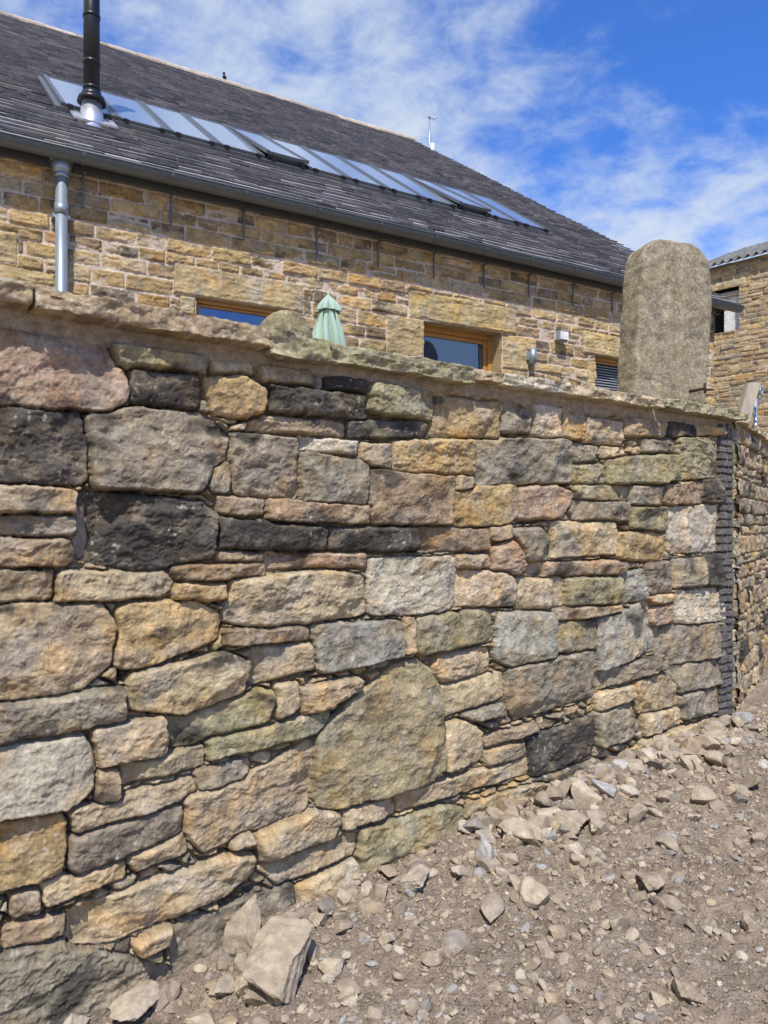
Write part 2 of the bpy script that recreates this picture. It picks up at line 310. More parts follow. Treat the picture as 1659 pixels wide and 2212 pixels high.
# ---------------------------------------------------------------- retaining wall stones (surveyed outlines)
DATA="""
P 0 708 240 752 282 850 250 885 -60 880 -60 700
O 240 742 448 770 450 800 245 792
T 450 775 545 788 545 808 450 800
D 282 795 435 812 432 885 285 872
Y 440 818 520 810 578 850 560 905 460 895
B 560 790 700 805 700 838 565 825
D 700 808 795 822 790 850 702 842
D 578 830 795 855 795 905 580 890
O 795 828 940 848 935 905 785 890
Y 940 855 1082 872 1080 948 935 940
G 1080 862 1150 872 1152 938 1085 935
W 1150 872 1210 885 1215 945 1155 942
Y 1215 880 1262 890 1260 952 1215 945
T 1262 902 1345 912 1345 960 1258 955
B 1348 900 1440 915 1440 945 1348 942
D 1442 912 1500 920 1498 945 1442 942
Y 1500 918 1560 925 1560 942 1500 944
D -60 878 170 885 190 960 188 1040 120 1048 -60 1030
G 188 900 250 880 440 893 495 945 490 990 435 1062 200 1052
G 498 935 650 948 650 1075 508 1068
B 545 895 745 912 745 940 540 930
D 750 915 935 912 935 940 750 945
W 652 942 778 955 775 980 652 972
G 652 980 795 1000 792 1090 652 1080
T 778 960 845 962 848 1010 780 1000
Y 848 955 1030 950 1030 1025 850 1018
G 1030 950 1230 952 1232 1040 1035 1045
G 1232 958 1295 962 1290 990 1235 998
T 1300 965 1355 965 1350 985 1298 990
O 1232 1000 1310 1005 1310 1042 1235 1045
O 1312 995 1460 982 1462 1042 1315 1045
G 1385 945 1458 948 1458 975 1388 978
O 1460 948 1560 942 1560 1030 1462 1035
G 460 1005 498 1000 490 1065 455 1062
B 795 1015 985 1032 978 1132 795 1128
T 985 1028 1022 1030 1020 1060 985 1062
Y 985 1062 1115 1045 1118 1110 1080 1138 980 1135
P 1118 1058 1200 1048 1240 1065 1215 1118 1120 1122
O 1240 1050 1360 1052 1360 1080 1240 1078
G 1238 1080 1360 1085 1358 1125 1238 1122
G 1362 1050 1430 1050 1430 1092 1365 1092
B 1432 1045 1518 1042 1518 1090 1432 1090
D 1518 1035 1560 1035 1560 1085 1518 1088
T -60 1045 165 1065 165 1108 -60 1105
G -60 1110 170 1115 170 1155 -60 1158
B -60 1160 150 1168 165 1200 150 1222 -60 1222
D 168 1062 440 1085 465 1110 462 1200 300 1235 165 1200
B 468 1072 572 1080 572 1112 470 1108
B 578 1080 800 1098 800 1130 580 1122
D 470 1118 705 1145 705 1192 468 1182
D 710 1140 900 1140 902 1190 712 1192
B 905 1140 1055 1140 1055 1188 908 1190
T 1058 1140 1100 1135 1100 1165 1060 1165
G 1100 1145 1170 1140 1188 1165 1185 1210 1130 1212 1115 1180
T 1190 1130 1330 1125 1330 1195 1192 1205
O 1365 1095 1440 1098 1438 1148 1362 1140
W 1445 1095 1560 1088 1560 1190 1445 1195
Y 1335 1150 1440 1150 1440 1210 1332 1210
P 1060 1185 1110 1165 1130 1200 1128 1240 1062 1232
B 465 1190 575 1195 575 1210 468 1208
B -60 1232 110 1232 118 1290 -60 1308
T 122 1238 360 1240 378 1262 350 1285 125 1305
B 370 1222 575 1222 575 1245 450 1252 375 1250
Y 378 1262 490 1265 492 1295 380 1298
P 578 1192 795 1198 795 1225 580 1225
W 800 1208 985 1205 988 1305 950 1325 795 1325
T 500 1255 700 1232 785 1245 792 1325 560 1358 480 1335
B 988 1200 1060 1200 1058 1225 988 1228
T 988 1235 1100 1235 1115 1260 1110 1308 985 1305
T 1115 1248 1225 1250 1222 1312 1118 1315
B 1140 1218 1355 1210 1350 1240 1145 1245
O 1225 1250 1340 1248 1340 1305 1225 1308
S 1342 1240 1395 1230 1398 1295 1345 1302
G 1398 1215 1450 1212 1452 1278 1400 1282
G 1452 1210 1518 1205 1518 1262 1452 1270
D 1520 1200 1560 1200 1560 1265 1520 1262
W 1460 1278 1560 1270 1560 1340 1460 1350
T 1400 1290 1458 1282 1458 1300 1402 1308
P 1402 1312 1458 1305 1458 1350 1402 1352
T -60 1306 225 1308 252 1345 240 1430 180 1490 -60 1515
Y 252 1310 420 1295 478 1330 470 1375 290 1448 248 1440
B 485 1362 665 1355 665 1380 490 1392
S 672 1350 868 1345 868 1412 690 1455
T 870 1335 895 1335 885 1410 872 1410
O 895 1330 1060 1315 1070 1380 900 1418 890 1390
S 1075 1325 1195 1325 1195 1415 1100 1438 1068 1425
B 1198 1312 1340 1308 1340 1322 1198 1342
O 1198 1345 1285 1342 1285 1400 1198 1410
S 1285 1345 1410 1295 1415 1400 1290 1450
G 1420 1355 1450 1350 1560 1348 1560 1420 1440 1440 1420 1400
T 545 1402 680 1385 688 1435 545 1480 540 1440
T 275 1465 500 1410 538 1430 520 1490 400 1545 278 1520
T 945 1418 1062 1400 1062 1445 985 1475 930 1460
L 690 1590 790 1490 860 1432 905 1425 942 1455 957 1650 935 1685 692 1758 676 1725
T 950 1485 1090 1450 1090 1500 955 1550
G 1092 1450 1280 1405 1285 1500 1110 1555 1095 1530
G 1288 1462 1435 1410 1435 1435 1290 1490
T 1285 1500 1370 1480 1370 1500 1290 1540
T 1370 1475 1460 1450 1468 1520 1375 1540
G 1438 1442 1560 1420 1560 1480 1465 1500
G 1468 1500 1560 1480 1560 1535 1475 1555
T 1385 1545 1475 1530 1470 1560 1385 1590
G 1285 1540 1365 1515 1370 1590 1290 1615
D 1140 1600 1285 1545 1285 1640 1150 1680
B 1045 1590 1160 1560 1165 1580 1050 1615
T 1050 1625 1140 1600 1145 1640 1055 1660
T 960 1565 1010 1555 1048 1590 1045 1640 960 1670
G 1000 1545 1090 1520 1095 1545 1010 1560
G -60 1535 270 1485 270 1555 -60 1618
T 200 1570 355 1550 355 1625 210 1655
O 358 1575 560 1490 598 1495 580 1550 370 1620
T 595 1480 648 1475 650 1525 600 1555
T 652 1490 770 1460 775 1480 700 1530 655 1545
O 450 1605 715 1535 700 1580 450 1642
T 260 1655 450 1612 445 1650 265 1695
W -60 1630 180 1585 205 1620 205 1700 150 1745 -60 1785
B 208 1668 258 1660 255 1735 210 1730
G 425 1665 540 1640 535 1690 430 1712
T 150 1750 420 1680 425 1705 400 1720 160 1800
T 400 1735 540 1680 685 1600 685 1700 660 1760 430 1838 400 1800
Y -60 1790 140 1760 145 1840 130 1890 -60 1940
G 148 1810 395 1740 398 1795 150 1900
T 275 1855 400 1795 405 1835 290 1885
T 555 1795 700 1745 738 1770 720 1810 560 1865
T 740 1755 855 1720 855 1755 745 1792
T 850 1715 1145 1635 1148 1670 860 1750
T 1010 1735 1200 1680 1200 1705 1070 1755 1010 1765
L 775 1795 960 1740 1002 1745 1000 1850 975 1900 775 1920
T 560 1870 775 1800 778 1840 600 1910
T 640 1915 775 1855 775 1905 640 1980
T 150 1980 480 1850 550 1845 548 1870 490 1930 240 2040 150 2050
T 90 1905 270 1860 270 1885 90 1960
T 28 1935 90 1920 88 1960 28 1985
B 8 2010 145 1980 145 2020 15 2050
T 290 2040 370 2000 380 2035 300 2065
G 370 2010 635 1905 640 1970 500 2060 380 2130
G -60 2075 130 2045 370 2110 370 2190 -60 2290
T 500 1800 550 1790 545 1820 500 1835
G 1150 1685 1290 1640 1290 1665 1200 1700
G 1000 1780 1200 1712 1380 1640 1380 1690 1200 1790 1000 1880
T 1380 1600 1560 1545 1560 1600 1380 1660
"""
PAL['L']=(.35,.29,.17); DARKB['L']=-.15
stones=[]
for ln in DATA.strip().splitlines():
    t=ln.split(); p=list(map(float,t[1:])); poly=[W1.un(p[i],p[i+1]) for i in range(0,len(p),2)]
    d_=dict(poly=poly,col=PAL[t[0]],db=DARKB[t[0]])
    if t[0]=='L': d_['T']=.03; d_['k']=.1
    stones.append(d_)
s_left=W1.un(-60,1000)[0]
stones+= [s for s in gen_courses(-3.2,s_left-.15,-2.2,.68,(.08,.2),(.15,.42),'TTGGBOYD',21) if max(p[0] for p in s['poly'])<s_left+.03]
def smart_s():
    out=[]; s=-3.0
    while s<5.16:
        out.append(s); y=OW[1]+.6161*s
        s+= .014 if s<-.15 else y*.00135
    out.append(5.16); return np.array(out)
wall=empty('retaining_stone_wall')
zl=np.arange(-2.2,ZT,.0045)
fztop=lambda S: .70-.0*S
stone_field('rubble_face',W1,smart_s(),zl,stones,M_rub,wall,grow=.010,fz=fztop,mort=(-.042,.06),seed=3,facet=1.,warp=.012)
st2=gen_courses(-.1,5,-2.,.72,(.07,.17),(.12,.38),'TTGGBYOPD',22,jag=.3)
stone_field('rubble_face_return',W2,np.arange(-.05,5,.011),np.arange(-2.,ZT,.008),st2,M_rub,wall,grow=.010,fz=fztop,mort=(-.035,.05),seed=5,facet=1.)
box('wall_core',W1,-3.0,5.1,-2.3,ZT-.06,-.42,-.15,M_rub,wall)
box('wall_core_return',W2,.0,5,-2.3,ZT-.06,-.42,-.15,M_rub,wall)
for o in wall.children:
    if 'core' in o.name: o.data.color_attributes.new('Col','FLOAT_COLOR','POINT'); a=o.data.color_attributes['Col']; a.data.foreach_set('color',np.tile([.2,.17,.12,1],len(o.data.vertices)))
# coping slabs
cV=[];cF=[];cC=[];off=0
ub=[(-900,-420),(-415,-60),(-55,56),(62,561),(567,691),(697,1002),(1008,1062),(1067,1204),(1209,1407),(1412,1588)]
cc=['T','B','B','B','O','O','B','W','T','O']
th=[.085,.085,.085,.084,.105,.088,.062,.068,.066,.068]
ztl=[.84,.84,.850,.838,.834,.828,.820,.824,.828,.84]
def add_cop(fr,s0,s1,z0,z1,seed,c,tilt=0.,pr=.055,h0=-.36,amp=.008,bright=1.12,moss=.35):
    global off
    V,Fq=rough_slab(fr,s0,s1,z0,z1,h0,pr,r=.006,res=.0075,amp=amp,seed=seed,tilt=tilt)
    x=(V@np.array([fr.d[0],fr.d[1],0])); z=V[:,2]
    n=fbm(x*6+seed,z*55,seed,4); n2=fbm(x*9+seed*2,z*12,seed+2,4); n3=fbm(x*40,z*40,seed+3,2)
    col=np.array(PAL[c])*bright*(1+.4*n+.25*n3)[:,None]
    gm=sst(.0,.35,fbm(x*5+seed*3,z*9,seed+8,3))[:,None]*moss; col=col*(1-gm)+np.array([.27,.26,.12])*gm
    dk=sst(.15,.5,n2)[:,None]*.4; col=col*(1-dk)+np.array([.13,.105,.08])*dk
    li=sst(.2,.4,n3)[:,None]*.5; col=col*(1-li)+np.array([.58,.52,.42])*li
    cV.append(V);cF.append(Fq+off);cC.append(np.clip(col,.02,.7)); off+=len(V)
for i,((u0,u1),c,t,zt) in enumerate(zip(ub,cc,th,ztl)):
    s0=W1.un(u0,700)[0] if u0>-500 else -2.9; s1=W1.un(u1,700)[0]
    add_cop(W1,s0,s1,zt-t,zt,i+1,c,tilt=rng.uniform(-.008,.008),pr=.082+rng.uniform(-.012,.02),moss=.75 if i in(4,5,9) else .25)
s=0.02
for i in range(9):
    w=rng.uniform(.4,.7); add_cop(W2,s,s+w-.008,.775,.84,30+i,'TBTWY'[i%5],pr=.05); s+=w
cop=mesh_np('coping_stones',np.concatenate(cV),np.concatenate(cF),M_rub,np.concatenate(cC),True,wall)
box('coping_mortar',W1,-2.9,5.12,ZT-.05,.80,-.3,-.004,M_conc,wall)
box('coping_mortar_return',W2,.03,4.9,ZT-.05,.80,-.3,-.008,M_conc,wall)
# corner quoins closing the angle between the two faces
cV=[];cF=[];cC=[];off=0
sb=W1.un(1579,1100)[0]; z=-1.65; i=0
while z<.72:
    h=rng.uniform(.06,.15); add_cop(W1,sb+.004,5.185+rng.uniform(-.01,.01),z+.004,z+h-.004,60+i,'TGBYSTO'[i%7],pr=.012+rng.uniform(-.008,.008),h0=-.14,amp=.005,moss=.2,bright=1.); z+=h; i+=1
mesh_np('corner_quoins',np.concatenate(cV),np.concatenate(cF),M_rub,np.concatenate(cC),True,wall)
# dark pitched-block strip near the corner
bm=bmesh.new()
sa=W1.un(1551,1100)[0]; wcol=(sb-sa)/2
z=-1.62
while z<.74:
    hh=rng.uniform(.05,.064)
    for k in range(2):
        a=sa+k*wcol+.003; b=a+wcol-.006; pr=.028+rng.uniform(-.008,.008)
        vs=[bm.verts.new(W1.pt(x,zz+rng.uniform(-.004,.004),h)) for x in(a,b) for zz in(z+.003,z+hh-.003) for h in(-.08,pr)]
        fs=[bm.faces.new([vs[i] for i in f]) for f in((0,1,3,2),(4,6,7,5),(0,4,5,1),(2,3,7,6),(0,2,6,4),(1,5,7,3))]
        es=list({e for f in fs for e in f.edges})
        bmesh.ops.bevel(bm,geom=es,offset=.009,segments=2,affect='EDGES')
    z+=hh
bmesh.ops.recalc_face_normals(bm,faces=bm.faces[:])
me=bpy.data.meshes.new('dark_block_strip'); bm.to_mesh(me); bm.free()
M_strip=mat_proc('dark_pitched_block',color=(.17,.15,.135),rough=.75,var=.7,s1=15,s2=60,bump=1,bd=.014)
me.materials.append(M_strip); link(bpy.data.objects.new('dark_block_strip',me),wall)

# ---------------------------------------------------------------- ground
tu=[-400,0,370,560,780,1000,1180,1380,1560]; tz=[-2.0,-1.93,-1.85,-1.74,-1.68,-1.62,-1.55,-1.51,-1.46]
ts=[W1.un(u,1200)[0] for u in tu]+[8.0,40]; tz=tz+[-1.33,-.9]
def gbase(x,y):
    s=(x-OW[0])*dW[0]+(y-OW[1])*dW[1]; w=(x-OW[0])*.6161-(y-OW[1])*.7877
    b=np.interp(s,ts,tz)
    return b-.06*(1-np.exp(-np.maximum(w,0)/.4))
def gheight(x,y):
    return gbase(x,y)+.035*fbm(x*1.7,y*1.7,50,3)+.022*fbm(x*6,y*6,51,3)
def axis(a,b,st,lo,hi):
    m=list(np.arange(a,b,st)); s=st; v=b
    while v<hi: m.append(v); s*=1.25; v+=s
    m.append(hi); s=st; v=a
    pre=[]
    while v>lo: s*=1.25; v-=s; pre.append(v)
    return np.array(sorted(pre+m))
gx=axis(-1.4,5.2,.0095,-400,400); gy=axis(1.9,8.6,.0105,-400,400)
X,Y=np.meshgrid(gx,gy)
near=np.exp(-np.maximum(0,np.hypot(X-1.5,Y-4)-5)/2)
cl=np.abs(fbm(X*16,Y*16,52,4)); cl2=fbm(X*45,Y*45,53,3)
lump=sst(.1,.5,fbm(X*22,Y*22,60,2))
Zg=gheight(X,Y)+near*(.012*(1-2*cl)+.008*cl2+.012*lump)
c1=fbm(X*2,Y*2,54,4); c2=fbm(X*14,Y*14,55,4)
base=np.array([.305,.238,.175])*(1+.20*c1+.28*c2+.20*cl2)[...,None]
mx=sst(.0,.5,fbm(X*3+9,Y*3,56,4))[...,None]*.5; base=base*(1-mx)+np.array([.37,.305,.235])*mx
I=np.arange(X.size).reshape(X.shape); Fg=np.stack([I[:-1,:-1],I[:-1,1:],I[1:,1:],I[1:,:-1]],-1).reshape(-1,4)
mesh_np('ground',np.stack([X,Y,Zg],-1).reshape(-1,3),Fg,M_gnd,np.clip(base,.05,.6).reshape(-1,3))

def ico(sub):
    bm=bmesh.new(); bmesh.ops.create_icosphere(bm,subdivisions=sub,radius=1)
    V=np.array([v.co[:] for v in bm.verts]); Fc=np.array([[v.index for v in f.verts] for f in bm.faces]); bm.free(); return V,Fc
def rockvar(sub,r,cuts=9,rough=.05):
    V,Fc=ico(sub); V=V.copy()
    for _ in range(cuts):
        n=r.normal(size=3); n/=np.linalg.norm(n); d=r.uniform(.38,.75)
        p=np.maximum(V@n-d,0); V-=p[:,None]*n
    o=r.uniform(0,50)
    V*=1+rough*(fbm(V[:,0]*2.5+o,V[:,1]*2.5+V[:,2]*1.7,3,3)+.5*fbm(V[:,0]*7+V[:,2]*5+o,V[:,1]*7,9,2))[:,None]
    V/=np.abs(V).max(0); return V,Fc
RC=np.array([(.40,.325,.235),(.44,.365,.27),(.355,.285,.21),(.49,.42,.325),(.29,.25,.205),(.41,.315,.215),(.40,.38,.345)])
RP=np.array([0,0,1,1,2,2,3,2,4,5,5,0,2,6])
def scatter(name,X,Y,size,sub,nv,sink=.25,flat=(.4,.8),r=rng,tilt=.35,rough=.05,Zc=None,cuts=9,col=None):
    n=len(X); yaw=r.uniform(0,6.28,n); a=r.normal(0,tilt,n); b=r.normal(0,tilt,n)
    cz,sz=np.cos(yaw),np.sin(yaw); ca,sa=np.cos(a),np.sin(a); cb,sb=np.cos(b),np.sin(b)
    O=np.zeros(n);E=np.ones(n)
    mk=lambda rows: np.stack([np.stack(q,-1) for q in rows],-2)
    Rm=mk([(E,O,O),(O,ca,-sa),(O,sa,ca)])@mk([(cb,O,sb),(O,E,O),(-sb,O,cb)])@mk([(cz,-sz,O),(sz,cz,O),(O,O,E)])
    sc=np.stack([size*r.uniform(.8,1.2,n),size*r.uniform(.55,1,n),size*r.uniform(*flat,n)],-1)/2
    Z=gheight(X,Y)+sc[:,2]*(1-2*sink)+.004 if Zc is None else Zc
    cl_=RC[RP[r.integers(0,len(RP),n)]]*r.uniform(.75,1.05,(n,1)) if col is None else np.tile(col,(n,1))
    Vs=[];Fs=[];Cs=[];off=0; which=r.integers(0,nv,n)
    for k in range(nv):
        V,Fc=rockvar(sub,r,rough=rough,cuts=cuts); m=np.where(which==k)[0]
        if len(m)==0: continue
        W=np.einsum('nij,nkj->nki',Rm[m],V[None]*sc[m][:,None,:])+np.stack([X[m],Y[m],Z[m]],-1)[:,None,:]
        Vs.append(W.reshape(-1,3)); Fs.append((Fc[None]+(np.arange(len(m))*len(V))[:,None,None]+off).reshape(-1,3))
        cn=np.repeat(cl_[m],len(V),0); P=Vs[-1]; cn=cn*(1+.28*fbm(P[:,0]*25+P[:,2]*9,P[:,1]*25+P[:,2]*13,70,3))[:,None]
        zc=np.repeat(Z[m]-sc[m][:,2]*.1,len(V)); dirt=sst(.012,-.012,P[:,2]-zc)[:,None]*.5 if sub>1 else 0
        cn=cn*(1-dirt)+np.array([.29,.225,.165])*dirt
        Cs.append(cn); off+=len(m)*len(V)
    return np.concatenate(Vs),np.concatenate(Fs),np.clip(np.concatenate(Cs),.03,.7)
def region(n,wmin=.02,bias=None,fl=.2):
    s=rng.uniform(-.3,8.0,n*5); w=rng.uniform(wmin,5.0,n*5)
    x=OW[0]+dW[0]*s+.6161*w; y=OW[1]+dW[1]*s-.7877*w
    q=(x-P1[0])*.840-(y-P1[1])*.542
    ok=(y>1.7)&(np.abs(x)<y*.62+.3)&((s<5.16)|(q>.05))
    if bias: ok&=rng.random(n*5)<np.exp(-w/bias)+fl
    return x[ok][:n],y[ok][:n]
allV=[];allF=[];allC=[];o=0
def acc(t):
    global o
    allV.append(t[0]);allF.append(t[1]+o);allC.append(t[2]);o+=len(t[0])
x,y=region(26000); acc(scatter('a',x,y,np.clip(rng.lognormal(-4.35,.45,len(x)),.007,.035),1,14,cuts=5))
x,y=region(3800,bias=1.4,fl=.2); acc(scatter('b',x,y,np.clip(rng.lognormal(-3.4,.42,len(x)),.022,.075),2,18))
x,y=region(360,.06,bias=.7,fl=.13); acc(scatter('c',x,y,rng.uniform(.07,.14,len(x)),3,16,sink=.3))
# rubble toe along the base of the wall
s_=rng.uniform(2.2,5.1,150); w_=rng.exponential(.16,150)+.05; x=OW[0]+dW[0]*s_+.6161*w_; y=OW[1]+dW[1]*s_-.7877*w_
acc(scatter('d',x,y,rng.uniform(.06,.17,150),3,14,sink=.2,tilt=.5))
mesh_np('gravel_and_pebbles',np.concatenate(allV),np.concatenate(allF),M_rock,np.concatenate(allC),False)
# individual large rocks
big=[(1047,1835,88,.8,6),(1130,1800,110,.55,0),(1225,1770,105,.7,0),(1262,1705,85,.6,1),(1160,1935,105,.65,0),(1405,1900,85,.5,2),
(895,1905,95,.5,1),(720,2095,90,.5,0),(295,2150,150,.35,1),(150,2205,150,.35,1),(440,2195,120,.45,0),(522,2130,50,.9,1),
(1370,1662,80,.4,1),(1440,1625,70,.4,0),(1555,1590,55,.6,0),(1485,2145,100,.45,2),(1425,2160,60,.5,0),(1355,1712,60,.5,3),(1285,1960,50,.6,0),
(1500,1640,60,.4,1),(1290,1785,70,.6,1),(1100,1855,55,.6,0),(690,1985,70,.5,0),(840,2030,50,.6,0),(1620,2000,60,.6,2),(1640,1800,45,.6,0),
(990,1880,60,.5,1),(1240,1835,60,.4,3),(640,2050,60,.5,1),(825,1930,45,.8,0),(1500,1770,45,.5,1),(1180,2060,60,.4,0),(760,2165,50,.5,1),(1330,1620,70,.4,1),(1210,1690,80,.4,1)]
allV=[];allF=[];allC=[];o=0
def unground(u,v):
    z=-1.65
    for _ in range(8):
        t=z*F/(HV-v); x=(u-CU)/F*t; z=float(gbase(np.array(x),np.array(t)))
    return x,t
for (u,v,w,fl,ci) in big:
    x,y=unground(u,v+w*fl*.35); sz=w/F*y
    acc(scatter('r',np.array([x]),np.array([y]),np.array([sz]),5,1,sink=.2,flat=(fl,fl+.01),tilt=.2,rough=.10,cuts=13,col=RC[ci]*1.0))
def lean_rock(u,v,wpx,hpx,ci,ang,lean):
    V,Fc=rockvar(5,rng,cuts=12,rough=.10); x,y=unground(u,v+hpx*.42); k=y/F
    V=V*np.array([wpx*k/2,wpx*k*.25,hpx*k*.56]); ca,sa=math.cos(lean),math.sin(lean)
    V=V@np.array([[1,0,0],[0,ca,-sa],[0,sa,ca]]); cb,sb=math.cos(ang),math.sin(ang)
    V=V@np.array([[cb,0,-sb],[0,1,0],[sb,0,cb]]); g=float(gheight(np.array(x),np.array(y)))
    V=V+np.array([x,y,g+hpx*k*.34]); c=RC[ci]*.93*(1+.3*fbm(V[:,0]*18+V[:,2]*9,V[:,1]*18+V[:,2]*20,70,4))[:,None]
    acc((V,Fc,c))
lean_rock(530,1990,85,140,0,.25,.35); lean_rock(600,2085,140,175,0,.15,.8)
mesh_np('fallen_rocks',np.concatenate(allV),np.concatenate(allF),M_rock,np.concatenate(allC),True)

# ---------------------------------------------------------------- terrace
bm=bmesh.new()
pts=[W1.pt(-3,-.3,-.2),W1.pt(5.1,-.3,-.2),W2.pt(5,-.3,-.2),(30,30,-.3),(-30,30,-.3),(-30,0,-.3)]
bm.faces.new([bm.verts.new(p) for p in pts]); bmesh.ops.recalc_face_normals(bm,faces=bm.faces[:])
me=bpy.data.meshes.new('terrace'); bm.to_mesh(me); bm.free(); me.materials.append(M_conc); link(bpy.data.objects.new('terrace',me))

# ---------------------------------------------------------------- house
house=empty('stone_house')
dH=np.array([.858,.514]); nA=np.array([-.514,.858]); E=np.array([4.12,9.0]); EZ=2.5
EV=Frame(E,dH,-nA)
HW=Frame(E+nA*.15,dH,-nA)
def rect(u0,u1,v0,zb):
    s0,z=HW.un(u0,v0); s1,_=HW.un(u1,v0); return (s0,s1,zb,z)
op1=rect(423,612,642,.55); op2=rect(916,1083,692,-.3); op3=rect(1286,1400,768,.1); 
def rq(s0,s1,z0,z1,c=(.48,.36,.185)): return dict(poly=[(s0+.004,z0+.004),(s1-.004,z0+.004),(s1-.004,z1-.004),(s0+.004,z1-.004)],col=c,sp=True,T=.014,db=-.27,k=.06)
def lint(u0,u1,op,vt):
    s0,_=HW.un(u0,600); s1,_=HW.un(u1,600); zt=HW.un(*vt)[1]
    return rq(s0,s1,op[3],zt)
sp=[lint(374,655,op1,(420,573)),lint(882,1113,op2,(885,624)),lint(1258,1420,op3,(1260,713))]
for (uL,uR,op,hs) in((388,422,op1,[.28,.2,.3,.25]),(612,645,op1,[.2,.3,.2,.3]),(1084,1140,op2,[.34,.2,.3,.3,.3,.3]),(1268,1285,op3,[.4,.3,.3,.3])):
    z=op[3]; a=HW.un(uL,600)[0]; b=HW.un(uR,600)[0]
    for h in hs: sp.append(rq(a,b,z-h,z)); z-=h
z=op2[3]
for i,h in enumerate([.34,.2,.34,.2,.34]):
    sp.append(rq(HW.un(832 if i%2==0 else 872,600)[0],op2[0],z-h,z)); z-=h
sp.append(rq(HW.un(-60,500)[0],HW.un(40,500)[0],HW.un(0,568)[1],HW.un(0,495)[1]))
sp.append(rq(HW.un(-160,500)[0],HW.un(120,500)[0],HW.un(60,622)[1],HW.un(60,580)[1]))
PH={'Y':(.47,.345,.175),'T':(.48,.375,.225),'B':(.37,.27,.155)}
reg=gen_courses(-12.,-.0,-.35,2.5,(.095,.13),(.15,.38),'YYYYTYBYBYT',33,T=(.0,.016),gap=.0085,jag=.04,k=.12)
for s_ in reg:
    s_['col']=tuple(np.array(s_['col'])*np.array([.97,.95,.9])*rng.uniform(.78,1.1))
    s_['db']=(-.17 if rng.random()>.16 else .2)
def hs():
    out=[];s=-12.
    while s<-.2:
        out.append(s); y=9+.514*s; s+=.02 if s<-8.3 else y*.0014
    out.append(-.2); return np.array(out)
stone_field('house_wall',HW,hs(),np.arange(-.32,2.47,.0078),sp+reg,M_house,house,grow=.0035,warp=.005,mort=(-.002,.0),
    mcol=(.58,.47,.365),filler=False,rough=.6,profR=(.008,.015),holes=[op1,op2,op3],strata_all=1.5,seed=11,wf=6.,darkamt=.85)
box('house_core',HW,-12,-.25,-.3,2.4,-13.5,-.4,M_dark,house)
g=box('gable_wall',HW,-.23,-.2,-.3,2.45,-13.6,-.0,M_house,house)
a=g.data.color_attributes.new('Col','FLOAT_COLOR','POINT'); a.data.foreach_set('color',np.tile([.4,.31,.18,1],len(g.data.vertices)))
for i,(s0,s1,z0,z1) in enumerate((op1,op2,op3)):
    for nm,b in(('r',(s1,s1+.04,z0,z1+.04)),('l',(s0-.04,s0,z0,z1+.04)),('t',(s0,s1,z1,z1+.04))):
        q=box('reveal_%s_%d'%(nm,i),HW,*b,-.32,-.016,M_house,house)
        a=q.data.color_attributes.new('Col','FLOAT_COLOR','POINT'); a.data.foreach_set('color',np.tile([.42,.32,.17,1],len(q.data.vertices)))
def joinery(op,nm,dep,fw,glass=True,mull=0):
    s0,s1,z0,z1=op
    w=empty(nm); w.parent=house
    box('frame_left',HW,s0,s0+fw,z0,z1,-dep-.06,-dep,M_wood,w,.004); box('frame_right',HW,s1-fw,s1,z0,z1,-dep-.06,-dep,M_wood,w,.004)
    box('frame_top',HW,s0+fw,s1-fw,z1-fw,z1,-dep-.06,-dep-.002,M_wood,w,.004); box('frame_bottom',HW,s0+fw,s1-fw,z0,z0+fw,-dep-.06,-dep-.002,M_wood,w,.004)
    a0,a1,b0,b1=s0+fw,s1-fw,z0+fw,z1-fw
    f2=fw*.8
    box('sash_left',HW,a0+.004,a0+f2,b0,b1-.004,-dep-.05,-dep-.018,M_wood,w,.003); box('sash_right',HW,a1-f2,a1-.004,b0,b1-.004,-dep-.05,-dep-.018,M_wood,w,.003)
    box('sash_top',HW,a0+f2,a1-f2,b1-f2,b1-.004,-dep-.05,-dep-.02,M_wood,w,.003)
    if glass: box('glass',HW,a0+f2,a1-f2,b0,b1-f2,-dep-.045,-dep-.038,M_glass,w)
    else:
        z=b0
        box('dark_room_sheet',HW,a0+f2,a1-f2,b0,b1-f2,-dep-.06,-dep-.055,M_dark,w)  # near-black sheet painted as the unlit room behind the slats
        while z<b1-f2: box('slat',HW,a0+f2,a1-f2,z,z+.012,-dep-.052,-dep-.04,M_blind,w); z+=.028
joinery(op1,'window_casement',.04,.026); joinery(op2,'glazed_door',.14,.05); joinery(op3,'window_with_blind',.06,.03,False)
